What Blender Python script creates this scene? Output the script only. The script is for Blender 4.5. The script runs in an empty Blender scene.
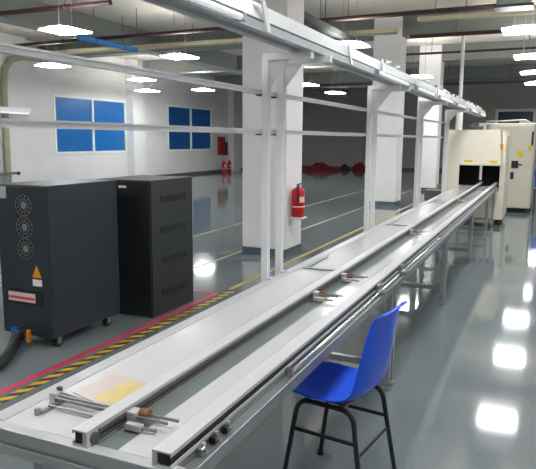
import bpy, bmesh, math, random
from mathutils import Vector, Matrix
random.seed(7)
PI = math.pi
S = bpy.context.scene
COL = S.collection

# ------------------------------------------------------------------ helpers
def lin(c):
    return tuple(((v/255)/12.92 if v/255 <= .04045 else ((v/255+.055)/1.055)**2.4) for v in c)

MATS = {}
def mat(name, rgb, rough=.5, metal=0., var=.06, scale=6., bump=0., emit=0., ecol=None, spec=.5, coat=0.):
    """procedural paint / metal / plastic with a soft noise variation"""
    if name in MATS: return MATS[name]
    m = bpy.data.materials.new(name); m.use_nodes = True
    nt = m.node_tree; b = nt.nodes['Principled BSDF']
    base = lin(rgb)
    tc = nt.nodes.new('ShaderNodeTexCoord')
    nz = nt.nodes.new('ShaderNodeTexNoise'); nz.inputs['Scale'].default_value = scale; nz.inputs['Detail'].default_value = 4
    nt.links.new(tc.outputs['Object'], nz.inputs['Vector'])
    rp = nt.nodes.new('ShaderNodeValToRGB')
    rp.color_ramp.elements[0].position = .3; rp.color_ramp.elements[1].position = .7
    rp.color_ramp.elements[0].color = tuple(v*(1-var) for v in base)+(1,)
    rp.color_ramp.elements[1].color = tuple(min(1, v*(1+var)) for v in base)+(1,)
    nt.links.new(nz.outputs['Fac'], rp.inputs['Fac']); nt.links.new(rp.outputs['Color'], b.inputs['Base Color'])
    b.inputs['Roughness'].default_value = rough; b.inputs['Metallic'].default_value = metal
    b.inputs['Specular IOR Level'].default_value = spec
    b.inputs['Coat Weight'].default_value = coat
    if bump:
        bp = nt.nodes.new('ShaderNodeBump'); bp.inputs['Strength'].default_value = bump; bp.inputs['Distance'].default_value = .01
        nt.links.new(nz.outputs['Fac'], bp.inputs['Height']); nt.links.new(bp.outputs['Normal'], b.inputs['Normal'])
    if emit:
        b.inputs['Emission Color'].default_value = lin(ecol or rgb)+(1,); b.inputs['Emission Strength'].default_value = emit
    MATS[name] = m; return m

class MB:
    def __init__(s): s.v = []; s.f = []; s.sm = []
    def add(s, vs, fs, smooth=False):
        n = len(s.v); s.v += [Vector(p) for p in vs]; s.f += [tuple(i+n for i in f) for f in fs]; s.sm += [smooth]*len(fs); return s
    def box(s, x0, x1, y0, y1, z0, z1):
        x0, x1 = sorted((x0, x1)); y0, y1 = sorted((y0, y1)); z0, z1 = sorted((z0, z1))
        vs = [(x, y, z) for z in (z0, z1) for y in (y0, y1) for x in (x0, x1)]
        return s.add(vs, [(0,2,3,1),(4,5,7,6),(0,1,5,4),(2,6,7,3),(0,4,6,2),(1,3,7,5)])
    def prism(s, pts, axis, a, b):
        """extrude a closed 2D outline along an axis from a to b; 2D order: x->(y,z) y->(x,z) z->(x,y)"""
        def p3(p, t): return {'x': (t, p[0], p[1]), 'y': (p[0], t, p[1]), 'z': (p[0], p[1], t)}[axis]
        n = len(pts)
        vs = [p3(p, a) for p in pts]+[p3(p, b) for p in pts]
        fs = [tuple(range(n)), tuple(range(2*n-1, n-1, -1))]+[(i, i+n, (i+1) % n+n, (i+1) % n) for i in range(n)]
        return s.add(vs, fs)
    def cyl(s, p0, p1, r, n=12, r1=None):
        p0, p1 = Vector(p0), Vector(p1); d = (p1-p0).normalized()
        u = d.orthogonal().normalized(); w = d.cross(u); r1 = r if r1 is None else r1
        k = len(s.v)
        ring = lambda p, rr: [p+(u*math.cos(2*PI*i/n)+w*math.sin(2*PI*i/n))*rr for i in range(n)]
        s.add(ring(p0, r)+ring(p1, r1), [(i, (i+1) % n, (i+1) % n+n, i+n) for i in range(n)], True)
        s.add(ring(p0, r), [tuple(range(n-1, -1, -1))]); s.add(ring(p1, r1), [tuple(range(n))]); return s
    def tube(s, path, r, n=8):
        P = [Vector(p) for p in path]; rings = []; u = None
        for i, p in enumerate(P):
            d = (P[min(i+1, len(P)-1)]-P[max(i-1, 0)]).normalized()
            if u is None: u = d.orthogonal().normalized()
            u = (u-d*u.dot(d)).normalized(); w = d.cross(u)
            rings += [p+(u*math.cos(2*PI*j/n)+w*math.sin(2*PI*j/n))*r for j in range(n)]
        fs = [(i*n+j, i*n+(j+1) % n, (i+1)*n+(j+1) % n, (i+1)*n+j) for i in range(len(P)-1) for j in range(n)]
        s.add(rings, fs, True)
        s.add(rings[:n], [tuple(range(n-1, -1, -1))]); s.add(rings[-n:], [tuple(range(n))]); return s
    def lathe(s, prof, c=(0,0,0), n=24):
        c = Vector(c); vs = []
        for r, z in prof: vs += [c+Vector((r*math.cos(2*PI*j/n), r*math.sin(2*PI*j/n), z)) for j in range(n)]
        fs = [(i*n+j, i*n+(j+1) % n, (i+1)*n+(j+1) % n, (i+1)*n+j) for i in range(len(prof)-1) for j in range(n)]
        return s.add(vs, fs, True)
    def torus(s, c, ax, R, r, n=24, k=8):
        c = Vector(c); ax = Vector(ax).normalized(); u = ax.orthogonal().normalized(); w = ax.cross(u); vs = []
        for i in range(n):
            a = 2*PI*i/n; d = u*math.cos(a)+w*math.sin(a)
            vs += [c+d*(R+r*math.cos(2*PI*j/k))+ax*(r*math.sin(2*PI*j/k)) for j in range(k)]
        return s.add(vs, [(i*k+j, ((i+1) % n)*k+j, ((i+1) % n)*k+(j+1) % k, i*k+(j+1) % k) for i in range(n) for j in range(k)], True)
    def build(s, name, m, parent=None, bevel=0., origin=None):
        """link as ONE mesh object; vertices are given in world space unless the parent says local"""
        off = Vector((0,0,0))
        if parent is not None: off = -Vector(parent.get('_base', (0,0,0)))
        elif origin is not None: off = -Vector(origin)
        me = bpy.data.meshes.new(name); me.from_pydata([v+off for v in s.v], [], s.f)
        bm = bmesh.new(); bm.from_mesh(me); bmesh.ops.recalc_face_normals(bm, faces=bm.faces); bm.to_mesh(me); bm.free()
        me.polygons.foreach_set('use_smooth', s.sm)
        me.materials.append(m)
        o = bpy.data.objects.new(name, me); COL.objects.link(o)
        if parent is not None:
            o.parent = parent; o['_base'] = list(parent.get('_base', (0,0,0)))
        else:
            o.location = origin or (0,0,0); o['_base'] = list(origin or (0,0,0))
        if bevel:
            md = o.modifiers.new('bevel', 'BEVEL'); md.width = bevel; md.segments = 2; md.limit_method = 'ANGLE'
        return o

def tag(o, label=None, cat=None, group=None, kind=None):
    if label: o['label'] = label
    if cat: o['category'] = cat
    if group: o['group'] = group
    if kind: o['kind'] = kind
    return o
def thing(name, label, cat, loc, group=None):
    o = bpy.data.objects.new(name, None); COL.objects.link(o); o.location = loc; o['_base'] = list(loc)
    o.empty_display_size = .05
    return tag(o, label, cat, group)
def struct(o): o['kind'] = 'structure'; return o
def dup(root, loc, label=None):
    r = root.copy(); COL.objects.link(r); r.location = loc
    if label: r['label'] = label
    for ch in list(root.children):
        c = ch.copy(); COL.objects.link(c); c.parent = r
        for g in list(ch.children):
            d = g.copy(); COL.objects.link(d); d.parent = c
    return r

# ------------------------------------------------------------------ materials
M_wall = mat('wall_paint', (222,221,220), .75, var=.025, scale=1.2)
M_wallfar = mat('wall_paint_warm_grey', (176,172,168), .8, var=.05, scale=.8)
M_colm = mat('column_paint', (242,240,240), .6, var=.02, scale=2)
M_ceil = mat('ceiling_plaster', (198,192,184), .9, var=.05, scale=.6)
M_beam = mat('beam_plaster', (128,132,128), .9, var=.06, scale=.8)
M_base = mat('dark_skirting_paint', (84,96,108), .45, var=.08)
M_railw = mat('rail_aluminium', (200,201,202), .4, .2, var=.02, scale=18)
M_alu = mat('anodised_aluminium', (176,179,181), .34, .75, var=.04, scale=18)
M_aluw = mat('pale_aluminium_profile', (190,192,193), .4, .3, var=.03, scale=18)
M_steel = mat('brushed_steel', (165,166,166), .28, .9, var=.08, scale=30)
M_whitegloss = mat('white_glossy_laminate', (196,196,198), .16, var=.015, scale=3, coat=.25)
M_strip = mat('grey_green_strip', (112,122,120), .35, var=.06, scale=9)
M_black = mat('black_plastic', (22,22,24), .45, var=.1)
M_edge = mat('dull_aluminium_edge', (142,146,147), .36, .6, var=.05, scale=18)
M_post = mat('pale_post_profile', (224,225,226), .5, .1, var=.03, scale=18)
M_trunk = mat('grey_aluminium_trunking', (178,181,182), .5, .25, var=.05, scale=18)
M_chain = mat('chain_guide_steel', (104,101,96), .45, .4, var=.15, scale=60)
M_dark = mat('dark_chain_steel', (58,58,56), .45, .5, var=.25, scale=60)
M_cab1 = mat('blue_black_powder_coat', (40,47,56), .42, var=.07, scale=10, bump=.02)
M_cab2 = mat('charcoal_powder_coat', (42,46,49), .5, var=.06, scale=10, bump=.02)
M_blue = mat('blue_moulded_plastic', (14,84,226), .35, var=.03, scale=8)
M_red = mat('red_enamel', (205,24,44), .35, var=.05)
M_dred = mat('dull_red_enamel', (150,30,42), .45)
M_redcloth = mat('red_cloth', (120,18,34), .85, var=.2, scale=5)
M_white = mat('white_plastic', (235,235,232), .45, var=.02)
M_cream = mat('cream_machine_paint', (232,224,205), .45, var=.02, scale=3)
M_creamd = mat('pale_grey_machine_paint', (214,209,196), .45, var=.03, scale=3)
M_yellow = mat('yellow_label', (236,200,30), .6, var=.08, scale=20)
M_amber = mat('amber_warning_label', (230,150,20), .6, var=.05)
M_brown = mat('copper_brown_nylon', (128,84,42), .5, var=.15, scale=30)
M_pipe = mat('dark_red_pipe_paint', (52,27,29), .6, var=.12)
M_tray = mat('yellow_cable_duct_paint', (164,158,134), .7, var=.08)
M_bluepipe = mat('blue_pipe_paint', (52,128,200), .6, var=.05)
M_galv = mat('galvanised_duct', (150,160,160), .5, .4, var=.08)
M_darkgrey = mat('dark_grey_paint', (70,74,74), .6, var=.1)
M_film1 = mat('blue_window_film', (16,84,140), .35, var=.08, scale=3, emit=.12, ecol=(14,104,176))
M_film2 = mat('dark_blue_window_film', (14,62,110), .35, var=.05, scale=3, emit=.05, ecol=(14,84,150))
M_film3 = mat('night_blue_window_film', (14,34,60), .3, var=.05, scale=3)
M_lamp = mat('lamp_diffuser', (255,255,255), .5, var=0, emit=16, ecol=(250,252,255))
M_up = mat('added_uplight', (255,255,255), .5, var=0, emit=22, ecol=(255,250,240))  # glow added on the lamp tops to brighten the ceiling
M_tube = mat('faint_glow_tube', (255,255,255), .5, var=0, emit=.12, ecol=(250,252,255))  # white tube with a faint glow in its material
M_redtape = mat('red_floor_tape', (206,52,86), .5, var=.08, scale=15)
M_yeltape = mat('worn_yellow_floor_paint', (178,160,84), .5, var=.2, scale=9)
M_faint = mat('faded_yellow_floor_paint', (150,146,108), .4, var=.15, scale=9)
M_rubber = mat('black_rubber', (26,27,29), .6, var=.1)
M_blueplug = mat('blue_connector', (30,110,220), .4)
M_orange = mat('orange_connector', (235,140,40), .4)
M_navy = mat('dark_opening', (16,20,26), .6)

def floor_mat():
    m = bpy.data.materials.new('polished_epoxy_floor'); m.use_nodes = True; nt = m.node_tree; b = nt.nodes['Principled BSDF']
    tc = nt.nodes.new('ShaderNodeTexCoord')
    n1 = nt.nodes.new('ShaderNodeTexNoise'); n1.inputs['Scale'].default_value = 1.3; n1.inputs['Detail'].default_value = 6
    n2 = nt.nodes.new('ShaderNodeTexNoise'); n2.inputs['Scale'].default_value = 35; n2.inputs['Detail'].default_value = 3
    for n in (n1, n2): nt.links.new(tc.outputs['Object'], n.inputs['Vector'])
    mx = nt.nodes.new('ShaderNodeMix'); mx.data_type = 'FLOAT'; mx.inputs[0].default_value = .35
    nt.links.new(n1.outputs['Fac'], mx.inputs[2]); nt.links.new(n2.outputs['Fac'], mx.inputs[3])
    rp = nt.nodes.new('ShaderNodeValToRGB'); e = rp.color_ramp.elements
    e[0].position = .3; e[0].color = lin((108,118,121))+(1,); e[1].position = .7; e[1].color = lin((125,135,138))+(1,)
    nt.links.new(mx.outputs[0], rp.inputs['Fac']); nt.links.new(rp.outputs['Color'], b.inputs['Base Color'])
    r2 = nt.nodes.new('ShaderNodeMapRange'); r2.inputs[3].default_value = .045; r2.inputs[4].default_value = .095
    nt.links.new(n1.outputs['Fac'], r2.inputs[0]); nt.links.new(r2.outputs[0], b.inputs['Roughness'])
    bp = nt.nodes.new('ShaderNodeBump'); bp.inputs['Strength'].default_value = .015; bp.inputs['Distance'].default_value = .004
    nt.links.new(n1.outputs['Fac'], bp.inputs['Height']); nt.links.new(bp.outputs['Normal'], b.inputs['Normal'])
    b.inputs['Specular IOR Level'].default_value = .7
    return m
M_floor = floor_mat()

def hazard_mat():
    m = bpy.data.materials.new('hazard_tape_stripes'); m.use_nodes = True; nt = m.node_tree; b = nt.nodes['Principled BSDF']
    tc = nt.nodes.new('ShaderNodeTexCoord'); sp = nt.nodes.new('ShaderNodeSeparateXYZ'); nt.links.new(tc.outputs['Object'], sp.inputs[0])
    ad = nt.nodes.new('ShaderNodeMath'); ad.operation = 'SUBTRACT'; nt.links.new(sp.outputs['Y'], ad.inputs[0]); nt.links.new(sp.outputs['X'], ad.inputs[1])
    ml = nt.nodes.new('ShaderNodeMath'); ml.operation = 'MULTIPLY'; ml.inputs[1].default_value = 1/.135; nt.links.new(ad.outputs[0], ml.inputs[0])
    fr = nt.nodes.new('ShaderNodeMath'); fr.operation = 'FRACT'; nt.links.new(ml.outputs[0], fr.inputs[0])
    gt = nt.nodes.new('ShaderNodeMath'); gt.operation = 'GREATER_THAN'; gt.inputs[1].default_value = .52; nt.links.new(fr.outputs[0], gt.inputs[0])
    mx = nt.nodes.new('ShaderNodeMix'); mx.data_type = 'RGBA'
    mx.inputs[6].default_value = lin((222,178,30))+(1,); mx.inputs[7].default_value = lin((44,42,40))+(1,)
    nt.links.new(gt.outputs[0], mx.inputs[0]); nt.links.new(mx.outputs[2], b.inputs['Base Color']); b.inputs['Roughness'].default_value = .5
    return m
M_haz = hazard_mat()

def print_mat():
    """pink and yellow print on a pale sheet"""
    m = bpy.data.materials.new('pale_printed_sheet'); m.use_nodes = True; nt = m.node_tree; b = nt.nodes['Principled BSDF']
    tc = nt.nodes.new('ShaderNodeTexCoord')
    mp = nt.nodes.new('ShaderNodeMapping'); nt.links.new(tc.outputs['Generated'], mp.inputs[0])
    # yellow patch: a smooth-edged box in the middle-right of the sheet
    sp = nt.nodes.new('ShaderNodeSeparateXYZ'); nt.links.new(mp.outputs[0], sp.inputs[0])
    nz = nt.nodes.new('ShaderNodeTexNoise'); nz.inputs['Scale'].default_value = 7; nt.links.new(mp.outputs[0], nz.inputs['Vector'])
    def smooth(src, a, bb):
        r = nt.nodes.new('ShaderNodeMapRange'); r.interpolation_type = 'SMOOTHSTEP'
        r.inputs[1].default_value = a; r.inputs[2].default_value = bb; nt.links.new(src, r.inputs[0]); return r.outputs[0]
    def mul(a, c):
        k = nt.nodes.new('ShaderNodeMath'); k.operation = 'MULTIPLY'; nt.links.new(a, k.inputs[0]); nt.links.new(c, k.inputs[1]); return k.outputs[0]
    fx = mul(smooth(sp.outputs['X'], .38, .62), smooth(sp.outputs['X'], 1.3, .9))
    fy = mul(smooth(sp.outputs['Y'], .05, .2), smooth(sp.outputs['Y'], .98, .8))
    yel = mul(mul(fx, fy), smooth(nz.outputs['Fac'], .3, .5))
    n2 = nt.nodes.new('ShaderNodeTexNoise'); n2.inputs['Scale'].default_value = 14; n2.inputs['Detail'].default_value = 5; nt.links.new(mp.outputs[0], n2.inputs['Vector'])
    rp = nt.nodes.new('ShaderNodeValToRGB'); e = rp.color_ramp.elements
    e[0].position = .38; e[0].color = lin((200,172,168))+(1,); e[1].position = .62; e[1].color = lin((190,184,183))+(1,)
    nt.links.new(n2.outputs['Fac'], rp.inputs['Fac'])
    mx = nt.nodes.new('ShaderNodeMix'); mx.data_type = 'RGBA'; mx.inputs[7].default_value = lin((204,184,104))+(1,)
    nt.links.new(yel, mx.inputs[0]); nt.links.new(rp.outputs['Color'], mx.inputs[6]); nt.links.new(mx.outputs[2], b.inputs['Base Color'])
    b.inputs['Roughness'].default_value = .25
    return m
M_print = print_mat()

# ------------------------------------------------------------------ room shell
XL, XR, YN, YF, ZC = -14.5, 5.0, -4.0, 33.5, 4.5
struct(MB().box(XL-.3, XR+.3, YN-.3, YF+.3, -.2, 0).build('floor', M_floor))
struct(MB().box(XL-.3, XR+.3, YN-.3, YF+.3, ZC, ZC+.2).build('ceiling', M_ceil))
def wall_with_holes(name, m, axis, c, t, a0, a1, holes):
    """wall slab at axis=c (thickness t outward) from a0 to a1, with rectangular holes (u0,u1,z0,z1)"""
    mb = MB(); us = sorted({a0, a1, *[h[0] for h in holes], *[h[1] for h in holes]})
    for u0, u1 in zip(us, us[1:]):
        cut = sorted([(h[2], h[3]) for h in holes if h[0] <= u0 and h[1] >= u1]); z = 0
        for z0, z1 in cut+[(ZC, ZC)]:
            if z0 > z:
                if axis == 'x': mb.box(c, c+t, u0, u1, z, z0)
                else: mb.box(u0, u1, c, c+t, z, z0)
            z = z1
    return struct(mb.build(name, m))
k = XL/-13.5
W1 = (14.5*k, 18.0*k, 1.6-.495*k, 1.6+1.283*k)
W2 = (20.6*k, 24.1*k, 1.6-.50*k, 1.6+1.30*k)
WB = (-2.5, -.62, 1.2, 3.16)
wall_with_holes('wall_left', M_wall, 'x', XL, -.25, YN, YF, [W1, W2])
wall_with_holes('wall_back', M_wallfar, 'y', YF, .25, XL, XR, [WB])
struct(MB().box(XR, XR+.25, YN, YF, 0, ZC).build('wall_right', M_wall))
struct(MB().box(XL, XR, YN-.25, YN, 0, ZC).build('wall_front', M_wall))
struct(MB().box(XL, XL+.02, 13.0, YF, 0, .12).build('baseboard_left', M_base))
struct(MB().box(XL+.02, XR, YF-.02, YF, 0, .12).build('baseboard_back', M_base))

def window(n, axis, c, hole, mf, film, fw=.08):
    u0, u1, z0, z1 = hole
    root = struct(bpy.data.objects.new(f'window_{n}', None)); COL.objects.link(root); root['_base'] = [0,0,0]
    fr = MB(); pm = (u0+u1)/2
    d0, d1 = (c-.10, c+.02) if axis == 'x' else (c-.02, c+.10)
    q = (d0+d1)/2
    def b(mb, a0, a1, zz0, zz1, e0=d0, e1=d1):
        mb.box(e0, e1, a0, a1, zz0, zz1) if axis == 'x' else mb.box(a0, a1, e0, e1, zz0, zz1)
    sides = [(u0, u0+fw, z0, z1), (u1-fw, u1, z0, z1), (u0+fw, u1-fw, z0, z0+fw), (u0+fw, u1-fw, z1-fw, z1)]
    if n != 3: sides.append((pm-fw/2, pm+fw/2, z0+fw, z1-fw))
    for a0, a1, zz0, zz1 in sides:
        b(fr, a0, a1, zz0, zz1)
    fo = fr.build('window_frame', mf, root)
    for a0, a1 in (((u0+fw, pm-fw/2), (pm+fw/2, u1-fw)) if n != 3 else ((u0+fw, u1-fw),)):
        p = MB(); b(p, a0, a1, z0+fw, z1-fw, q-.008, q+.008); p.build('window_pane', film, root)
M_wframe = mat('pale_window_frame', (232,240,234), .5, var=.03)
window(1, 'x', XL, W1, M_wframe, M_film1)
window(2, 'x', XL, W2, M_wframe, M_film2)
window(3, 'y', YF, WB, M_white, M_film3, .13)

def column(x0, x1, y0, y1):
    struct(MB().box(x0, x1, y0, y1, .1, ZC).build('column', M_colm, bevel=.015))
    struct(MB().box(x0, x1, y0, y1, 0, .1).build('baseboard_column', M_base))
column(-3.84, -3.18, 7.70, 8.30)
column(-3.97, -3.30, 15.0, 15.6)
column(-3.82, -3.15, 20.0, 20.6)
# shallow piers on the left wall
for y0, y1 in ((12.9, 14.25), (19.35, 20.1), (27.5, 28.3)):
    struct(MB().box(XL, XL+.32, y0, y1, 0, ZC).build('wall_pier', M_wall, bevel=.01))
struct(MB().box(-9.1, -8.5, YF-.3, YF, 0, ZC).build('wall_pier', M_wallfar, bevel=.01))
# ceiling beams
for x0, x1 in ((-10.75, -10.2),):
    struct(MB().box(x0, x1, YN, YF, 4.0, ZC).build('ceiling_beam', M_beam, bevel=.01))
for y0 in (15.05, 20.05, 26.2):
    struct(MB().box(-10.2, XR, y0, y0+.5, 4.02, ZC).build('ceiling_beam', M_beam, bevel=.01))
    struct(MB().box(XL, -10.75, y0, y0+.5, 4.02, ZC).build('ceiling_beam', M_beam, bevel=.01))

# ------------------------------------------------------------------ floor markings
def strip(name, m, label, x0, x1, y0, y1):
    return tag(MB().box(x0, x1, y0, y1, 0, .002).build(name, m, origin=((x0+x1)/2, (y0+y1)/2, 0)), label, 'floor tape')
strip('hazard_tape', M_haz, 'yellow and black striped hazard tape on the floor along the white bench', -2.99, -2.92, -1.0, 5.7)
strip('warning_line', M_yeltape, 'worn plain yellow floor line carrying on from the striped hazard tape', -3.04, -2.98, 5.75, 22)
tag(MB().box(-3.09, -3.035, -1.0, 5.55, 0, .002).box(-3.9, -3.09, 5.50, 5.55, 0, .002).build('boundary_tape', M_redtape, origin=(-3.06, 2.5, 0)),
    'red boundary tape on the floor beside the dark cabinets, turning behind them', 'floor tape')
strip('aisle_line', M_faint, 'faded yellow aisle line on the floor past the near white column', -3.95, -3.90, 5.9, 24)
strip('bay_line', M_faint, 'faint yellow floor line farthest out on the open floor left of the column', -5.28, -5.23, 7.5, 24)

# ------------------------------------------------------------------ ceiling lights
LW, LD = .63, .60
def make_light():
    t = thing('ceiling_light', 'x', 'ceiling light', (0,0,3.4), 'square pendant panel lights')
    t['_base'] = [0,0,0]
    h = MB(); h.prism([(-LW/2+.04, .012), (LW/2-.04, .012), (LW/2-.18, .05), (-LW/2+.18, .05)], 'y', -LD/2+.02, LD/2-.02); h.build('housing', M_white, t)
    MB().box(-LW/2+.19, LW/2-.19, -LD/2+.06, LD/2-.06, .0505, .054).build('added_uplight', M_up, t)  # added glowing plate, throws light up at the ceiling
    MB().box(-LW/2, LW/2, -LD/2, LD/2, -.012, .012).build('diffuser', M_lamp, t)
    for s in (-1, 1): MB().cyl((s*.14, 0, .054), (s*.14, 0, 1.10), .006, 6).build('suspension_wire', M_steel, t)
    return t
LIGHTS = [
 (-7.63, 8.57, 'large square pendant light nearest the camera on the upper left, above the dark cabinets'),
 (-7.63, 12.19, 'square pendant light above and between the two blue windows, left of the near column'),
 (-11.6, 12.5, 'square pendant light directly above the nearer blue window'),
 (-11.7, 16.46, 'upper of the close pair of pendant lights between the two blue windows'),
 (-11.9, 20.58, 'square pendant light above the farther blue window'),
 (-3.62, 11.9, 'square pendant light just behind the overhead beam, between the near and second columns'),
 (-3.5, 18.5, 'small far pendant light beside the overhead beam, before the third column'),
 (-7.5, 19.9, 'small pendant light peeping out right of the near column'),
 (-7.7, 23.6, 'small far pendant light between the near and second columns over the dark area'),
 (-.50, 11.4, 'biggest pendant light at the upper right, first of the row above the aisle'),
 (-.48, 14.95, 'second pendant light of the right-hand aisle row counting from the camera'),
 (-.48, 18.4, 'third pendant light of the right-hand aisle row counting from the camera'),
 (-.1, 28.5, 'farthest pendant light at the right picture edge, just above the far dark window'),
 (-.48, 21.8, 'fourth pendant light of the right-hand aisle row counting from the camera'),
]
proto = make_light()
for i, (x, y, lab) in enumerate(LIGHTS):
    o = proto if i == 0 else dup(proto, (0,0,0))
    o.location = (x, y, 3.4); o['label'] = lab
    o['_base'] = [x, y, 3.4]
o = dup(proto, (-13.0, 18.6, 3.25), 'lower of the close pair of pendant lights between the two blue windows')
# extra lamps added out of view to light the hall
for i, (x, y) in enumerate([(-.48, 8.1), (-.48, 4.6), (-.48, 1.1), (3.2, 8.1), (3.2, 1.1), (-7.63, 4.9), (-7.63, 1.2), (-11.6, 8.6), (-11.6, 4.8), (-4.0, 1.1), (3.2, 15)]):
    dup(proto, (x, y, 3.4), 'square pendant panel light added outside the picture to light the hall')

# ------------------------------------------------------------------ pipes, ducts and trays below the ceiling
def run(name, m, label, cat, p0, p1, r=.03, group=None, hang=True):
    t = thing(name, label, cat, p0, group)
    MB().cyl(p0, p1, r, 10).build('pipe', m, t)
    a, b = Vector(p0), Vector(p1); n = max(2, int((b-a).length/2.5)+1)
    for i in range(n):
        q = a.lerp(b, (i+.5)/n)
        h = MB().cyl((q.x, q.y, q.z+r), (q.x, q.y, ZC), .007, 6); h.torus(q, b-a, r+.006, .008, 12, 6); h.build('hanger', M_darkgrey, t)
    return t
run('sprinkler_pipe', M_pipe, 'dark red sprinkler pipe high at the upper left above the nearest pendant light', 'pipe', (-13.0, 9.0, 3.9), (-7.0, 9.0, 3.9), .045)
run('sprinkler_pipe', M_pipe, 'dark red sprinkler pipe crossing between the left pendant lights and the near column', 'pipe', (-14.2, 12.2, 3.9), (-.9, 11.8, 3.9), .045)
run('sprinkler_pipe', M_pipe, 'dark red sprinkler pipe crossing right of the second column at mid ceiling', 'pipe', (-3.0, 14.5, 3.9), (3.0, 14.5, 3.9), .045)
run('sprinkler_pipe', M_pipe, 'thin dark red pipe lowest under the ceiling at upper right', 'pipe', (-4.2, 17.4, 3.9), (3.0, 17.2, 3.9), .03)
run('sprinkler_pipe', M_darkgrey, 'dark grey pipe farthest back under the ceiling at the right', 'pipe', (-9, 24.5, 3.7), (4.0, 24.5, 3.7), .05)
run('water_pipe', M_bluepipe, 'blue pipe running lengthwise under the ceiling at the left', 'pipe', (-9.45, 11.0, 3.76), (-9.45, 13.1, 3.76), .06)
def duct(label, x0, x1, y0, y1, z0, z1, m=M_tray, name='cable_duct'):
    t = thing(name, label, 'duct', ((x0+x1)/2, (y0+y1)/2, z0))
    MB().box(x0, x1, y0, y1, z0, z1).build('trunking', m, t, bevel=.006)
    n = 3; h = MB()
    for i in range(n):
        f = (i+.5)/n
        if x1-x0 > y1-y0: q = (x0+(x1-x0)*f, (y0+y1)/2)
        else: q = ((x0+x1)/2, y0+(y1-y0)*f)
        MB().cyl((q[0], q[1], z1), (q[0], q[1], ZC), .008, 6).build('hanger', M_darkgrey, t)
    return t
duct('long yellow cable duct crossing under the ceiling behind the near column', -13.6, -3.2, 13.9, 14.15, 3.92, 4.02)
duct('short yellow cable duct under the ceiling right of the second column', -2.6, 3.0, 13.2, 13.4, 4.0, 4.08)
duct('grey steel air duct running lengthwise above the overhead beam', -4.0, -3.86, 9.2, 13.5, 3.6, 3.72, M_darkgrey, 'air_duct')
t = thing('ventilation_box', 'grey green box hanging under the ceiling at the top right corner', 'ventilation box', (-.55, 11.0, 3.62))
MB().box(-.88, -.38, 10.6, 10.95, 3.68, 4.1).build('casing', mat('grey_green_glass_panel', (138,158,152), .2, var=.1), t, bevel=.01)
MB().box(-.92, -.34, 10.58, 10.97, 3.64, 3.68).build('lower_flange', M_darkgrey, t)
for x in (-.8, -.46): MB().cyl((x, 10.78, 4.1), (x, 10.78, ZC), .008, 6).build('hanger', M_darkgrey, t)
# yellow pipe with an elbow down the left wall
P = [(-14.07, 14.9, 3.95), (-14.07, 13.9, 3.9), (-14.07, 13.5, 3.78), (-14.07, 13.3, 3.5), (-14.07, 13.22, 3.0), (-14.07, 13.18, 0)]
tag(MB().tube(P, .09, 12).build('bent_pipe', M_tray, origin=(-14.07, 13.18, 0)), 'yellow pipe bending down the left wall at the picture edge', 'pipe')
tag(MB().cyl((-14.1, 12.93, 0), (-14.1, 12.93, 3.0), .06, 12).build('drain_pipe', mat('pale_grey_pipe', (186,190,192), .5), origin=(-14.1, 12.93, 0)), 'pale grey upright pipe on the left wall beside the yellow one', 'pipe')
# white pole behind the machine
t = thing('service_pole', 'thin white upright pole from floor to ceiling behind the cream machine', 'pole', (-2.05, 16.2, 0))
MB().cyl((-2.05, 16.2, .02), (-2.05, 16.2, ZC), .045, 12).build('pole', M_white, t)
MB().cyl((-2.05, 16.2, .02), (-2.05, 16.2, 2.45), .085, 12).build('sleeve', M_white, t)
MB().cyl((-2.05, 16.2, 0), (-2.05, 16.2, .02), .13, 16).build('foot_plate', M_steel, t)

# ------------------------------------------------------------------ the bench (table carrying the two rails)
Y0, Y1 = 1.24, 12.35
B = thing('conveyor_bench', 'long white-topped aluminium bench running back to the cream machine', 'workbench', (-1.16, Y0, 0))
MB().box(-1.44, -1.10, Y0+.04, Y1, .735, .755).build('side_panel', M_whitegloss, B, bevel=.001)
MB().box(-1.02, -.86, Y0+.04, Y1, .735, .755).build('middle_panel', M_whitegloss, B, bevel=.001)
MB().box(-1.10, -1.02, Y0+.045, Y1, .725, .748).build('channel_strip', M_strip, B)
def profile(mb, x0, x1, z0, z1, y0, y1):
    """aluminium extrusion along y with a shallow T slot on both sides"""
    zm = (z0+z1)/2; g = .006; d = .008
    mb.prism([(x0, z0), (x1, z0), (x1, zm-g), (x1-d, zm-g), (x1-d, zm+g), (x1, zm+g), (x1, z1), (x0, z1), (x0, zm+g), (x0+d, zm+g), (x0+d, zm-g), (x0, zm-g)], 'y', y0, y1)
r = MB(); profile(r, -1.50, -1.44, .675, .758, Y0+.04, Y1); r.build('left_rim', M_aluw, B, bevel=.002)
r = MB(); profile(r, -.868, -.828, .70, .742, Y0+.04, Y1); r.box(-.868, -.83, Y0+.04, Y1, .742, .7545); r.build('right_rim', M_edge, B, bevel=.001)
r = MB(); r.box(-.828, -.79, Y0+.04, Y1, .69, .735); r.build('lower_ledge', M_edge, B, bevel=.002)
r = MB(); z0, z1, zm = .675, .755, .712
r.prism([(Y0, z0), (Y0+.04, z0), (Y0+.04, z1), (Y0, z1), (Y0, zm+.006), (Y0+.008, zm+.006), (Y0+.008, zm-.006), (Y0, zm-.006)], 'x', -1.50, -.80); r.build('end_rim', M_aluw, B, bevel=.002)
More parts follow.
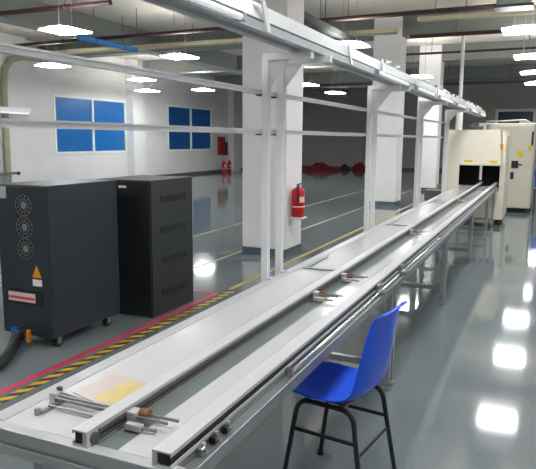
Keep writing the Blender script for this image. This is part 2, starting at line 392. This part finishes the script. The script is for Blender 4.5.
for y in (1.45, 3.85, 6.18, 8.5, 10.8, 12.15):
    for x0 in (-1.49, -.87):
        for yy in ((y-.05, y+.05) if 1.5 < y < 12 else (y,)):
            lg = MB().box(x0, x0+.04, yy-.02, yy+.02, .04, .70 if x0 > -1 else .675).build('leg', M_alu, B, bevel=.003)
            MB().cyl((x0+.02, yy, .012), (x0+.02, yy, .04), .008, 8).cyl((x0+.02, yy, 0), (x0+.02, yy, .012), .028, 14).build('levelling_foot', M_black if x0 < -1 else M_steel, lg)
    MB().box(-1.45, -.87, y-.02, y+.02, .13, .17).build('crossbar', M_alu, B, bevel=.003)
    MB().box(-1.44, -.868, y-.03, y+.03, .675, .715).build('crossbar', M_alu, B, bevel=.003)
# motor boxes and trays slung under the bench
for y in (4.9, 7.3, 9.6):
    MB().box(-1.25, -.98, y-.2, y+.2, .55, .734).build('drive_box', M_galv, B, bevel=.01)
    MB().cyl((-.98, y, .63), (-.90, y, .63), .05, 16).build('drive_motor', M_steel, B)

# ------------------------------------------------------------------ chain rails lying on the bench
def rail(x0, label, flip):
    w, h, zb = (.050 if not flip else .058), .046, .7558; ya, yb = Y0+.01, 12.85
    t = thing('conveyor_rail', label, 'rail', (x0+w/2, ya, zb), 'conveyor rails')
    P = [(0,0), (w,0), (w,h), (0,h), (0,.034), (.003,.034), (.003,.041), (w-.014,.041), (w-.014,.005), (.003,.005), (.003,.012), (0,.012)]
    if flip: P = [(w-a, b) for a, b in P]
    MB().prism([(x0+a, zb+b) for a, b in P], 'y', ya, yb).build('rail_profile', M_railw, t)
    c0, c1 = (x0+.006, x0+w-.016) if not flip else (x0+.016, x0+w-.006)
    MB().box(c0, c1, ya+.006, yb, zb+.007, zb+.039).build('hollow_shade', M_black, t)  # black filler standing in for the shade inside the hollow rail
    # chain on the inner face of each rail
    sx = (x0+w, x0+w+.006) if not flip else (x0-.006, x0)
    n = MB(); n.box(sx[0], sx[1], ya+.05, yb, zb+.024, zb+.036); n.box(sx[0], sx[1], ya+.05, yb, zb+.004, zb+.014); n.build('chain_guide', M_chain, t)
    MB().box(sx[0]+.001, sx[1]-.002, ya+.05, yb, zb+.0145, zb+.0235).build('chain', M_dark, t)
    s = MB(); s.cyl((sx[0], ya+.03, zb+.018), (sx[1]+(.003 if not flip else 0), ya+.03, zb+.018), .017, 18); s.build('sprocket', M_chain, t)
    return t
rail(-1.150, 'left conveyor rail with a brown-grey chain side, standing mid-bench', False)
rail(-.885, 'right conveyor rail along the chair side of the bench', True)

# ------------------------------------------------------------------ stop units between the rails and on the side panel
def stop_unit(y, label, knob=True):
    z = .756
    t = thing('stop_unit', label, 'stop unit', (-1.0, y, z), 'stop units between the rails')
    MB().box(-1.091, -1.06, y-.02, y+.02, .7558, z+.04).build('mount_block', M_aluw, t, bevel=.003)
    if knob: MB().cyl((-1.06, y+.012, z+.028), (-1.03, y+.012, z+.028), .016, 16).build('knob', M_brown, t)
    for dy, dz, x1 in ((.012, .028, -.93), (-.015, .028, -.95), (-.042, .012, -.97)):
        MB().cyl((-1.06, y+dy, z+dz), (x1, y+dy, z+dz), .005, 8).build('rod', M_steel, t)
    MB().box(-1.075, -1.02, y-.05, y-.03, .7558, z+.02).build('rod_holder', M_aluw, t, bevel=.002)
    return t
stop_unit(1.435, 'small metal stop unit with a brown knob between the rails at the near end')
stop_unit(3.05, 'small metal stop unit between the rails level with the chair')
stop_unit(3.55, 'small metal stop unit between the rails just past the chair back')
stop_unit(5.6, 'small metal stop unit between the rails by the second pair of posts')
stop_unit(8.9, 'small metal stop unit between the rails farthest from the camera')

t = thing('positioning_stop', 'metal positioning stop with twin bars lying across the near left corner of the bench', 'stop unit', (-1.28, 1.40, .756))
MB().box(-1.385, -1.37, 1.345, 1.36, .756, .778).build('bracket', M_steel, t, bevel=.002)
MB().box(-1.378, -1.366, 1.36, 1.46, .758, .766).build('side_plate', M_steel, t)
MB().box(-1.41, -1.385, 1.435, 1.465, .756, .79).build('post_block', M_aluw, t, bevel=.003)
MB().box(-1.405, -1.39, 1.465, 1.477, .757, .798).build('clip', M_darkgrey, t)
for dy in (0, .02): MB().cyl((-1.39, 1.438+dy, .776), (-1.152, 1.438+dy, .776), .004, 8).build('bar', M_steel, t)
MB().cyl((-1.378, 1.40, .768), (-1.152, 1.40, .764), .004, 8).build('bar', M_steel, t)
MB().prism([(-1.385, .757), (-1.152, .757), (-1.152, .762), (-1.385, .788)], 'y', 1.462, 1.466).build('front_plate', M_aluw, t)
tag(MB().prism([(-1.395, 1.53), (-1.20, 1.475), (-1.21, 1.70), (-1.38, 1.72)], 'z', .7555, .758).build('printed_sheet', M_print, origin=(-1.28, 1.65, .755)),
    'pale sheet with pink and yellow print lying beside the left rail', 'printed sheet')
for y, lab in ((3.75, 'flat grey metal bracket on the side panel just past the first pair of posts'), (6.1, 'flat grey metal bracket on the side panel past the second pair of posts'), (8.6, 'flat grey metal bracket on the side panel past the third pair of posts')):
    t = thing('guide_bracket', lab, 'bracket', (-1.3, y, .759), 'guide brackets on the side panel')
    MB().box(-1.43, -1.165, y, y+.035, .759, .764).build('cross_plate', M_galv, t)
    MB().box(-1.43, -1.395, y+.035, y+.45, .759, .764).build('long_plate', M_galv, t)
    MB().box(-1.19, -1.16, y+.005, y+.03, .764, .775).build('stop_pin', M_dark, t)
# sensors on the outer face of the right rim
for y, lab in ((1.38, 'silver sensor clamp on the outer bench side nearest the camera'), (1.455, 'black sensor head on the outer bench side between the clamps'), (1.525, 'dark sensor clamp third along the outer bench side from the near end'), (3.36, 'silver sensor bracket on the outer bench side beside the chair back'), (3.95, 'silver sensor bracket on the outer bench side beyond the chair')):
    t = thing('sensor_clamp', lab, 'sensor', (-.81, y, .735))
    m1 = M_black if 'black' in lab or 'dark' in lab else M_steel
    big = 1.7 if y > 3 else .62
    MB().box(-.826, -.806, y-.018*big, y+.018*big, .738, .738+.035*big).build('clamp_body', m1, t, bevel=.003)
    MB().cyl((-.806, y, .752), (-.806+.02*big, y, .752), .009*big, 12).build('clamp_screw', M_steel, t)
    MB().cyl((-.816, y+.028*big, .738), (-.816, y+.028*big, .738+.045*big), .006, 10).build('sensor_head', M_aluw, t)
t = thing('hand_rail_tube', 'bright steel tube running along the outer side of the bench beside the chair', 'tube', (-.81, 3, .7352))
MB().cyl((-.811, 2.0, .7465), (-.811, 5.6, .7465), .010, 12).build('tube', mat('polished_steel', (225,226,228), .12, 1., var=.02), t)
for y in (2.02, 3.9, 5.58): MB().box(-.8265, -.799, y-.01, y+.01, .7352, .765).build('tube_clip', M_steel, t)

# ------------------------------------------------------------------ posts with arms behind the bench
def post(y, label, long_arm):
    t = thing('support_post', label, 'post', (-1.52, y, 0), 'aluminium support posts along the bench')
    p = MB(); z0, z1, x0, x1 = .01, 2.09, -1.542, -1.502
    g, d = .005, .007
    p.prism([(x0, y-.02), (x1, y-.02), (x1, y-g), (x1-d, y-g), (x1-d, y+g), (x1, y+g), (x1, y+.02), (x0, y+.02), (x0, y+g), (x0+d, y+g), (x0+d, y-g), (x0, y-g)], 'z', z0, z1)
    p.build('upright', M_post, t)
    MB().box(-1.56, -1.502, y-.04, y+.04, 0, .01).build('foot_plate', M_steel, t)
    MB().box(x1, -1.20 if long_arm else -1.24, y-.02, y+.02, 2.05, 2.09).build('arm', M_post, t, bevel=.002)
    MB().prism([(x1, 2.05), (x1+.12, 2.05), (x1+.10, 2.02), (x1+.02, 1.92), (x1, 1.90)], 'y', y-.004, y+.004).build('gusset', M_post, t)
    MB().box(-1.502, -1.478, y-.03, y+.03, .7585, .766).build('edge_bracket', M_aluw, t)
    return t
names = ['first', 'second', 'third', 'fourth']
for i, (ya, yb) in enumerate(((3.37, 3.585), (5.69, 5.90), (8.08, 8.32), (10.42, 10.64))):
    post(ya, f'nearer upright aluminium post of the {names[i]} pair behind the bench', False)
    post(yb, f'farther upright aluminium post of the {names[i]} pair behind the bench', True)
for z, lab in ((1.873, 'upper pale horizontal bar fixed along the posts'), (1.645, 'lower pale horizontal bar fixed along the posts')):
    t = thing('horizontal_bar', lab, 'bar', (-1.56, 5, z))
    b = MB(); profile(b, -1.572, -1.544, z-.014, z+.014, .3, 10.68); b.build('bar_profile', M_post, t)
    for y in (3.37, 3.585, 5.69, 5.90, 8.08, 8.32, 10.42, 10.64):
        MB().box(-1.580, -1.544, y-.025, y+.025, z-.022, z-.0145).build('clip', M_dark, t)

# ------------------------------------------------------------------ overhead lighting beam
t = thing('overhead_beam', 'pale overhead beam with white tubes carried on the post arms above the bench', 'overhead beam', (-1.30, 5, 2.09))
bm_ = MB(); xa, xb, za, zb = -1.37, -1.235, 2.091, 2.215
bm_.prism([(xa, za), (xa+.04, za), (xa+.045, za+.02), (xb-.045, za+.02), (xb-.04, za), (xb, za), (xb, za+.04), (xb-.012, za+.045), (xb, za+.05), (xb-.02, zb), (xa+.02, zb), (xa, za+.05)], 'y', .55, 14.0)
bm_.build('trunking', M_trunk, t)
for y0, y1 in ((.6, 1.5), (1.55, 2.42), (4.75, 5.85), (6.3, 7.3), (7.7, 8.8), (9.3, 10.3), (11, 12), (12.6, 13.6)):
    q = MB().cyl((-1.215, y0, 2.108), (-1.215, y1, 2.108), .014, 12).build('light_tube', M_tube, t)
    for y in (y0-.015, y1+.015): MB().box(-1.235, -1.199, y-.015, y+.015, 2.092, 2.126).build('tube_socket', M_steel, q)
for y in (2.0, 2.75, 4.1, 5.0, 6.4, 7.7, 9.0, 10.4, 11.7, 13.0):
    MB().prism([(y-.02, 2.095), (y+.02, 2.095), (y-.05, 2.225), (y-.09, 2.225)], 'x', -1.236, -1.226).build('strap', M_white, t)
for y in (2.5, 5.25, 5.6, 7.9, 8.3, 9.6, 10.9, 11.4, 12.5):
    j = MB().box(-1.33, -1.27, y-.05, y+.05, 2.215, 2.262).build('junction_box', M_galv, t, bevel=.004)
    MB().cyl((-1.255, y, 2.235), (-1.235, y, 2.235), .012, 10).cyl((-1.27, y, 2.235), (-1.255, y, 2.235), .008, 10).build('connector', M_white, j)
w = []
for i in range(60):
    y = 7.2+i*.11; w.append((-1.30+.03*math.sin(i*1.7), y, 2.235+.02*math.sin(i*.9+1)+.012*math.sin(i*2.3)))
MB().tube(w, .008, 6).build('cable', M_white, t)

# ------------------------------------------------------------------ cream machine at the end
mx0, mx1, my0, my1 = -1.826, -.695, 12.4, 13.7
t = thing('oven_machine', 'cream machine with a dark twin opening that swallows the rails', 'machine', (-1.3, my0, 0))
ox0, ox1, oz0, oz1 = -1.525, -.785, .66, 1.135
def slab(mb, pts): mb.prism(pts, 'y', my0, my0+.06)
f = MB()
slab(f, [(mx0, .12), (ox0, .12), (ox0, 1.80), (mx0, 1.80)])
slab(f, [(ox0, oz1), (ox1, oz1), (ox1, 1.80), (ox0, 1.80)])
slab(f, [(ox0, .12), (ox1, .12), (ox1, oz0), (ox0, oz0)])
slab(f, [(ox1, .12), (mx1, .12), (mx1, 1.69), (mx1-.11, 1.80), (ox1, 1.80)])
f.build('front_panel', M_cream, t)
bd = MB(); bd.box(mx0, mx0+.04, my0+.06, my1, .12, 1.80); bd.prism([(my0+.06, .12), (my1, .12), (my1, 1.69), (my0+.06, 1.69)], 'x', mx1-.04, mx1)
bd.box(mx0+.04, mx1-.04, my1-.04, my1, .12, 1.80); bd.prism([(mx0+.04, 1.76), (mx1, 1.65), (mx1-.11, 1.80), (mx0+.04, 1.80)], 'y', my0+.06, my1)
bd.build('body', M_cream, t)
MB().box(mx0+.04, mx1-.04, my0+.9, my0+.92, .3, 1.6).build('cavity_shade', M_navy, t)  # dark sheet and floor put the cavity's shade into their colour
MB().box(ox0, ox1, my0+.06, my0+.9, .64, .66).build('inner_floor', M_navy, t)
MB().box(-1.145, -1.105, my0-.008, my0+.05, .86, oz1).build('opening_divider', M_creamd, t)
MB().box(ox0-.02, ox1+.02, my0-.035, my0, oz1, oz1+.03).build('opening_lip', M_creamd, t)
for x0, x1 in ((-1.44, -1.28), (-.98, -.83)): MB().box(x0, x1, my0-.008, my0, oz1+.055, oz1+.095).build('warning_strip', M_yellow, t)
MB().prism([(-.80, 1.43), (-.755, 1.43), (-.745, 1.51), (-.775, 1.56), (-.81, 1.51)], 'y', my0-.006, my0).build('warning_sign', M_amber, t)
for x in (mx0+.1, mx1-.1):
    for y in (my0+.15, my1-.15): MB().cyl((x, y, 0), (x, y, .12), .05, 12).build('foot', M_black, t)
tt = thing('cable_box', 'small dark box with bent pipes on top of the cream machine', 'box', (-1.25, 13.1, 1.80))
MB().box(-1.45, -1.2, 12.9, 13.2, 1.80, 1.88).build('box_body', M_darkgrey, tt, bevel=.01)
MB().tube([(-1.4, 13.05, 1.88), (-1.4, 13.05, 1.92), (-1.3, 13.05, 1.95), (-1.24, 13.05, 1.92), (-1.24, 13.05, 1.88)], .012, 8).build('bent_pipe', M_steel, tt)
MB().cyl((-1.1, 13.3, 1.80), (-1.1, 13.3, 1.92), .05, 14).build('exhaust_stub', M_steel, tt)

# second, taller pale machine behind it
qx0, qx1, qy0, qy1 = -1.45, -.27, 14.9, 17.4
t = thing('cabinet_machine', 'tall pale machine with a black door lock standing behind the cream machine', 'machine', (-1.0, qy0, 0))
MB().box(qx0, qx1, qy0, qy1, .10, 1.985).build('body', M_creamd, t, bevel=.02)
MB().box(-.92, qx1-.04, qy0-.02, qy0, .13, 1.93).build('door', M_creamd, t, bevel=.006)
MB().box(-.71, -.57, qy0-.06, qy0-.02, 1.0, 1.16).build('door_lock', M_black, t, bevel=.008)
MB().box(-.57, -.49, qy0-.05, qy0-.03, 1.06, 1.09).build('lock_handle', M_black, t)
MB().box(-.72, -.65, qy0-.05, qy0-.02, .75, .91).build('latch', M_black, t, bevel=.008)
for x0, x1, z0, z1 in ((-.60, -.49, 1.24, 1.38), (-.39, -.33, 1.38, 1.49)): MB().box(x0, x1, qy0-.024, qy0-.02, z0, z1).build('warning_label', M_yellow, t)
MB().box(qx0+.1, qx1-.1, qy0+.15, qy1, 0, .10).build('plinth', M_black, t)
mb = MB()
MB().box(-.62, -.45, qy0+.3, qy0+.6, 1.985, 2.06).build('roof_fan_housing', M_galv, t, bevel=.01)
MB().tube([(-1.3, qy0+.2, 1.985), (-1.3, qy0+.2, 2.03), (-.9, qy0+.25, 2.04), (-.5, qy0+.2, 2.06), (-.36, qy0+.2, 1.985)], .02, 8).build('roof_pipe', M_galv, t)
MB().cyl((-.31, qy0-.045, 1.80), (-.31, qy0-.045, 1.5), .02, 8).build('hose', M_black, t)
# blue crate on a grey stand at the right picture edge
t = thing('crate_stand', 'grey stand under the blue crate at the far right beside the pale machine', 'stand', (.04, 15.6, 0))
MB().box(-.22, .34, 15.35, 15.85, .52, .56).build('shelf', M_galv, t)
for x in (-.20, .32):
    for y in (15.38, 15.82): MB().box(x-.02, x+.02, y-.02, y+.02, 0, .52).build('leg', M_darkgrey, t)
t = thing('plastic_crate', 'blue plastic crate at the far right beside the pale machine', 'crate', (.06, 15.6, .56))
MB().box(-.21, .33, 15.36, 15.84, .56, .58).box(-.21, -.19, 15.36, 15.84, .58, .98).box(.31, .33, 15.36, 15.84, .58, .98).box(-.19, .31, 15.36, 15.38, .58, .98).box(-.19, .31, 15.82, 15.84, .58, .98).build('crate_body', M_blue, t)
MB().box(-.22, .34, 15.35, 15.36, .94, .98).box(-.22, .34, 15.84, 15.85, .94, .98).build('crate_rim', M_blue, t)

# ------------------------------------------------------------------ the two dark cabinets
cx0, cx1, cy0, cy1, cz0, cz1 = -3.82, -3.32, 3.45, 4.27, .085, 1.25
t = thing('power_cabinet', 'dark blue-black cabinet on casters with three round fans, nearest the camera', 'cabinet', (-3.57, 3.86, 0))
MB().box(cx0, cx1, cy0+.012, cy1, cz0, cz1).build('body', M_cab1, t, bevel=.006)
MB().box(cx0+.005, cx1-.005, cy0, cy0+.012, cz0+.01, cz1-.01).build('front_panel', M_cab1, t, bevel=.003)
for z in (1.10, .935, .77):
    fx = -3.54
    fan = MB().cyl((fx, cy0-.006, z), (fx, cy0, z), .026, 18).build('fan_hub', mat('pale_green_hub', (108,140,138), .5), t)
    g = MB()
    for R in (.05, .078): g.torus((fx, cy0-.008, z), (0,1,0), R, .0016, 28, 5)
    for i in range(12):
        a = 2*PI*i/12+.26; g.cyl((fx+.026*math.cos(a), cy0-.008, z+.026*math.sin(a)), (fx+.08*math.cos(a), cy0-.008, z+.08*math.sin(a)), .0016, 5)
    g.build('wire_guard', mat('dull_wire', (142,137,136), .4, .3), fan)
    MB().cyl((fx, cy0-.002, z), (fx, cy0+.0005, z), .074, 28).build('fan_opening', M_navy, fan)
MB().box(-3.81, -3.715, cy0-.003, cy0, 1.145, 1.235).build('paper_label', mat('grey_paper', (170,172,176), .7), t)
MB().prism([(-3.49, .555), (-3.40, .555), (-3.445, .65)], 'y', cy0-.003, cy0).build('warning_triangle', M_amber, t)
MB().box(-3.49, -3.40, cy0-.003, cy0, .49, .54).build('white_label', M_white, t)
MB().box(-3.76, -3.40, cy0-.004, cy0, .335, .45).build('socket_recess', M_black, t)
lb = MB().box(-3.74, -3.47, cy0-.008, cy0-.004, .355, .425).build('strip_label', mat('pink_white_label', (214,190,186), .6), t)
MB().box(-3.735, -3.475, cy0-.010, cy0-.008, .375, .395).build('red_band', mat('dull_red', (196,70,84), .6), lb)
for x in (cx0+.07, cx1-.05):
    for y in (cy0+.1, cy1-.12):
        c = MB().cyl((x-.018, y, .038), (x+.018, y, .038), .038, 18).build('caster', M_rubber, t)
        MB().box(x-.026, x-.02, y-.02, y+.02,    .03, .085).box(x+.02, x+.026, y-.02, y+.02, .03, .085).box(x-.03, x+.03, y-.03, y+.03, .076, .085).build('caster_fork', M_steel, c)
        MB().cyl((x+.018, y, .038), (x+.0195, y, .038), .02, 14).build('wheel_hub', M_steel, c)
# plugs and cables at its foot
for x, m, lab in ((-3.705, M_blueplug, 'blue'), (-3.672, M_blueplug, 'blue'), (-3.545, M_orange, 'orange')):
    o = MB().box(x-.012, x+.012, cy0-.03, cy0-.001, .04, .14).build('cable_plug', m, t, bevel=.004); o['label'] = f'{lab} cable plug'
tag(MB().tube([(-3.61, 3.40, .12), (-3.605, 3.36, .08), (-3.55, 3.28, .05), (-3.46, 3.15, .045), (-3.38, 3.0, .045), (-3.34, 2.8, .045), (-3.40, 2.4, .045)], .042, 12).build('power_cable', M_rubber, origin=(-3.7, 3.2, 0)),
    'thick black hose curving over the floor from the foot of the fan cabinet', 'cable')

dx0, dx1, dy0, dy1 = -3.72, -3.13, 4.48, 5.19
t = thing('battery_cabinet', 'charcoal cabinet with slotted side standing behind the fan cabinet', 'cabinet', (-3.43, 4.83, 0))
MB().box(dx0, dx1, dy0+.015, dy1, .0, 1.235).build('body', M_cab2, t, bevel=.005)
MB().box(dx0+.01, dx1-.01, dy0, dy0+.015, .03, 1.22).build('front_door', mat('near_black_door', (26,30,34), .45), t, bevel=.003)
MB().box(-3.46, -3.38, dy0-.004, dy0, 1.165, 1.185).build('badge', M_white, t)
for zc in (1.06, .78, .50, .20):
    v = MB().box(dx1, dx1+.003, dy0+.16, dy1-.12, zc-.033, zc+.033)
    o = v.build('vent_panel', mat('vent_dark', (28,31,34), .6), t)
    g = MB()
    for i in range(12):
        y = dy0+.18+i*(dy1-dy0-.32)/11; g.box(dx1+.003, dx1+.006, y-.006, y+.006, zc-.028, zc+.028)
    g.build('louvres', M_cab2, o)

# ------------------------------------------------------------------ fire extinguishers
def extinguisher(c, r, h, label, bracket):
    x, y, z = c
    t = thing('fire_extinguisher', label, 'fire extinguisher', c)
    MB().lathe([(0, 0), (r*.85, 0), (r, .02*h), (r, .76*h), (r*.9, .83*h), (r*.45, .88*h), (r*.4, .90*h), (0, .90*h)], c, 28).build('cylinder', M_red, t)
    MB().cyl((x, y, z+.9*h), (x, y, z+.95*h), r*.3, 12).build('valve', M_steel, t)
    MB().prism([(y-r*.3, z+.95*h), (y+r*1.1, z+.97*h), (y+r*1.15, z+1.0*h), (y-r*.4, z+.98*h)], 'x', x-r*.15, x+r*.15).build('lever', M_black, t)
    MB().tube([(x, y-r*.2, z+.93*h), (x+r*.3, y-r*.9, z+.93*h), (x+r*.4, y-r*1.15, z+.8*h), (x+r*.4, y-r*1.12, z+.45*h)], r*.14, 8).build('hose', M_black, t)
    MB().lathe([(r*1.02, .30*h), (r*1.05, .30*h), (r*1.05, .335*h), (r*1.02, .335*h), (r*1.02, .30*h)], c, 28).build('strap', M_white, t)
    a0 = -.5
    vs = []; n = 8
    for i in range(n+1):
        a = a0+i*1.0/n-.9+.4; vs += [(x+r*1.012*math.cos(a), y+r*1.012*math.sin(a), z+.45*h), (x+r*1.012*math.cos(a), y+r*1.012*math.sin(a), z+.62*h)]
    MB().add(vs, [(2*i, 2*i+2, 2*i+3, 2*i+1) for i in range(n)], True).build('label_patch', mat('cream_label', (232,214,190), .6), t)
    if bracket:
        MB().box(x-r*1.1, x+r*1.1, y-r*1.1, y+r*1.1, z-.02, z).box(x-r*1.1-.02, x-r*1.1, y-r*.5, y+r*.5, z-.12, z+.4*h).build('wall_bracket', M_white, t)
    return t
extinguisher((-3.07, 7.88, .545), .088, .46, 'red fire extinguisher hung on the side of the near white column', True)
extinguisher((-13.9, 25.95, 0), .10, .62, 'left of two small far fire extinguishers on the floor below the red wall box', False)
extinguisher((-13.9, 26.5, 0), .10, .60, 'right of two small far fire extinguishers on the floor below the red wall box', False)
t = thing('mounted_hose_box', 'red fire hose box on the far left wall beyond the second blue window', 'fire box', (-14.4, 26, .8))
MB().box(XL+.001, XL+.18, 26.4, 26.9, .85, 1.7).build('box_body', M_dred, t, bevel=.01)
MB().box(XL+.18, XL+.19, 26.44, 26.86, .89, 1.66).build('box_door', M_dred, t, bevel=.004)
MB().box(XL+.001, XL+.12, 26.95, 27.25, .82, 1.45).build('side_box', mat('dark_maroon', (70,26,30), .6), t)

# ------------------------------------------------------------------ red cloth heaps on the far floor
def heap(cx, cy, rx, ry, h, label, m, seed):
    rnd = random.Random(seed); n = 36; k = 14; vs = []; fs = []
    ph = [rnd.random()*6.28 for _ in range(6)]
    for j in range(k+1):
        f = j/k
        for i in range(n):
            a = 2*PI*i/n; e = 1+.12*math.sin(3*a+ph[0])+.08*math.sin(5*a+ph[1])
            z = h*(1-f**1.7)*(1+.35*math.sin(2*a+ph[2]+f*4)+.2*math.sin(5*a+ph[3]-f*7)) if j < k else 0
            vs.append((cx+rx*f*e*math.cos(a), cy+ry*f*e*math.sin(a), max(0, z)))
    fs = [(j*n+i, j*n+(i+1) % n, (j+1)*n+(i+1) % n, (j+1)*n+i) for j in range(k) for i in range(n)]
    return tag(MB().add(vs, fs, True).build('cloth_heap', m, origin=(cx, cy, 0)), label, 'cloth')
heap(-10.6, 30.2, 1.35, .8, .30, 'large red cloth heaped on the floor by the far wall, between near and second columns', M_redcloth, 3)
heap(-9.15, 32.5, .45, .4, .3, 'small red cloth heap half hidden by the second pair of posts', M_redcloth, 5)
heap(-9.85, 32.0, .35, .35, .22, 'black and white bundle between the two red cloth heaps', mat('black_bundle', (50,50,52), .8, var=.4), 8)
heap(-12.75, 30.8, .55, .45, .35, 'black bundle beside the large red cloth, by the near column', mat('black_bundle', (50,50,52), .8), 11)
t = thing('cable_reel', 'small dark steel rack on the floor by the third column, behind the bench', 'rack', (-2.6, 16.9, 0))
MB().box(-2.9, -2.35, 16.6, 17.2, .02, .3).build('rack_body', mat('olive_grey', (110,108,96), .6), t, bevel=.02)
MB().tube([(-2.35, 16.9, .25), (-2.15, 16.9, .35), (-2.15, 16.9, .45), (-2.35, 16.9, .48), (-2.6, 16.9, .42), (-2.6, 16.9, .3)], .03, 8).build('bent_handle', M_steel, t)
for x in (-2.84, -2.41): MB().box(x-.03, x+.03, 16.65, 17.15, 0, .02).build('skid', M_black, t)

# small wall lamp and bracket at the left picture edge
t = thing('wall_lamp', 'white strip lamp held off the left wall pier at the picture edge', 'wall lamp', (-13.9, 13.3, 2.27))
MB().box(-13.95, -13.80, 12.2, 13.93, 2.32, 2.44).build('housing', M_white, t, bevel=.01)
MB().box(-13.94, -13.81, 12.25, 13.85, 2.27, 2.32).build('tube', M_tube, t)
MB().box(-13.92, -13.84, 13.93, 13.96, 2.34, 2.42).build('end_cap', M_black, t)
for y in (12.65, 13.75): MB().box(XL+.32, -13.95, y-.02, y+.02, 2.36, 2.40).build('bracket_arm', M_galv, t)
t = thing('wall_shelf', 'narrow grey-green shelf bracket on the left wall above the fan cabinet', 'shelf', (-13.9, 12.9, .3))
MB().box(-13.97, -13.80, 12.2, 13.35, .56, .62).build('shelf_board', mat('grey_green_paint', (98,110,104), .5), t, bevel=.006)
MB().cyl((-13.80, 13.30, .59), (-13.76, 13.30, .59), .05, 14).build('end_knob', M_black, t)
MB().cyl((-13.88, 12.95, 0), (-13.88, 12.95, .56), .06, 12).build('pedestal', M_galv, t)

# ------------------------------------------------------------------ the blue chair
CH = thing('stacking_chair', 'blue plastic chair on a black tube frame pulled up to the bench', 'chair', (-.818, 2.61, 0))
CH['_base'] = [0,0,0]
ctrl = [(.225, .457), (.205, .480), (.12, .482), (.02, .472), (-.08, .470), (-.155, .488), (-.198, .532), (-.216, .597), (-.230, .68), (-.242, .77), (-.250, .845), (-.258, .874), (-.280, .882)]
hw   = [.185, .200, .212, .215, .212, .205, .202, .198, .190, .180, .168, .152, .138]
dish = [.0, .006, .016, .022, .026, .030, .034, .036, .034, .028, .018, .008, .004]
def interp(arr, t):
    i = min(int(t), len(arr)-2); f = t-i
    p0 = arr[max(i-1, 0)]; p1 = arr[i]; p2 = arr[i+1]; p3 = arr[min(i+2, len(arr)-1)]
    cr = lambda a, b, c, d: .5*((2*b)+(-a+c)*f+(2*a-5*b+4*c-d)*f*f+(-a+3*b-3*c+d)*f**3)
    return tuple(cr(*q) for q in zip(p0, p1, p2, p3)) if isinstance(p0, tuple) else cr(p0, p1, p2, p3)
vs = []; NU, NV = 48, 17
for i in range(NU+1):
    tpar = i/NU*(len(ctrl)-1)
    x, z = interp(ctrl, tpar); w = interp(hw, tpar); dd = interp(dish, tpar)
    x2, z2 = interp(ctrl, min(tpar+.05, len(ctrl)-1)); x1, z1 = interp(ctrl, max(tpar-.05, 0))
    tx, tz = x2-x1, z2-z1; L = math.hypot(tx, tz); nx, nz = tz/L, -tx/L      # towards sitter
    for j in range(NV):
        u = -1+2*j/(NV-1)
        c = dd*(abs(u)**2.2)
        vs.append((x+nx*c, u*w, z+nz*c))
fs = [(i*NV+j, i*NV+j+1, (i+1)*NV+j+1, (i+1)*NV+j) for i in range(NU) for j in range(NV-1)]
sh = MB().add(vs, fs, True).build('seat_shell', M_blue, CH)
md = sh.modifiers.new('thick', 'SOLIDIFY'); md.thickness = .008; md.offset = 0
md = sh.modifiers.new('sub', 'SUBSURF'); md.levels = 1; md.render_levels = 1
def arc(pts, r=.06, n=6):
    out = [Vector(pts[0])]
    for a, b, c in zip(pts, pts[1:], pts[2:]):
        a, b, c = Vector(a), Vector(b), Vector(c); p = b+(a-b).normalized()*r; q = b+(c-b).normalized()*r
        out += [(p.lerp(b, t)).lerp(b.lerp(q, t), t) for t in [i/n for i in range(n+1)]]
    return out+[Vector(pts[-1])]
for s in (-1, 1):
    y0, y1 = s*.165, s*.195
    top_f, top_b = (.105, y0, .450), (-.16, y0, .450)
    MB().tube(arc([(.17, y1, .012), top_f, top_b, (-.232, y1, .012)]), .0115, 12).build('side_frame', M_black, CH)
    for x in (.17, -.232):
        MB().cyl((x, y1, 0), (x, y1, .02), .016, 12).build('foot_cap', M_rubber, CH)
    k_ = .31
    def on(xt, xb): f = (.450-k_)/(.450-.012); return (xt+(xb-xt)*f, y0+(y1-y0)*f, k_)
    MB().cyl(on(.105, .17), on(-.16, -.232), .009, 10).build('side_stretcher', M_black, CH)
for x in (.07, -.10): MB().cyl((x, -.165, .450), (x, .165, .450), .0115, 10).build('cross_tube', M_black, CH)
MB().cyl((-.190, -.177, .25), (-.190, .177, .25), .007, 8).build('rear_stretcher', M_black, CH)
CH.rotation_euler = (0, 0, math.radians(172))

# ------------------------------------------------------------------ world, camera, view
wd = bpy.data.worlds.new('world'); S.world = wd; wd.use_nodes = True
wd.node_tree.nodes['Background'].inputs[0].default_value = (.55, .6, .65, 1); wd.node_tree.nodes['Background'].inputs[1].default_value = .3

F, cx, cy, H = 618., 268., 234.5, 1.6
Yv = Vector((548-cx, 141-cy, F)).normalized()
Xv = -Vector((-1130-cx, 130-cy, F)); Xv = (Xv-Yv*Xv.dot(Yv)).normalized()
Zv = Xv.cross(Yv)
if Zv.y > 0: Zv = -Zv
# rows of R are the world axes in camera space (x right, y down, z forward)
R = Matrix((Xv, Yv, Zv))
right, down, fwd = R.col[0], R.col[1], R.col[2]
cam = bpy.data.cameras.new('camera'); co = bpy.data.objects.new('camera', cam); COL.objects.link(co)
mw = Matrix((( right.x, -down.x, -fwd.x, 0), (right.y, -down.y, -fwd.y, 0), (right.z, -down.z, -fwd.z, H), (0,0,0,1)))
co.matrix_world = mw
cam.sensor_fit = 'HORIZONTAL'; cam.sensor_width = 36; cam.lens = F/536*36; cam.clip_start = .05; cam.clip_end = 200
S.camera = co
for o in bpy.data.objects:
    if '_base' in o: del o['_base']
S.view_settings.view_transform = 'Standard'; S.view_settings.look = 'None'
S.view_settings.exposure = 1.38; S.view_settings.gamma = 1; S.view_settings.use_curve_mapping = False
S.cycles.use_denoising = True
S.cycles.max_bounces = 8
S.cycles.sample_clamp_indirect = 6
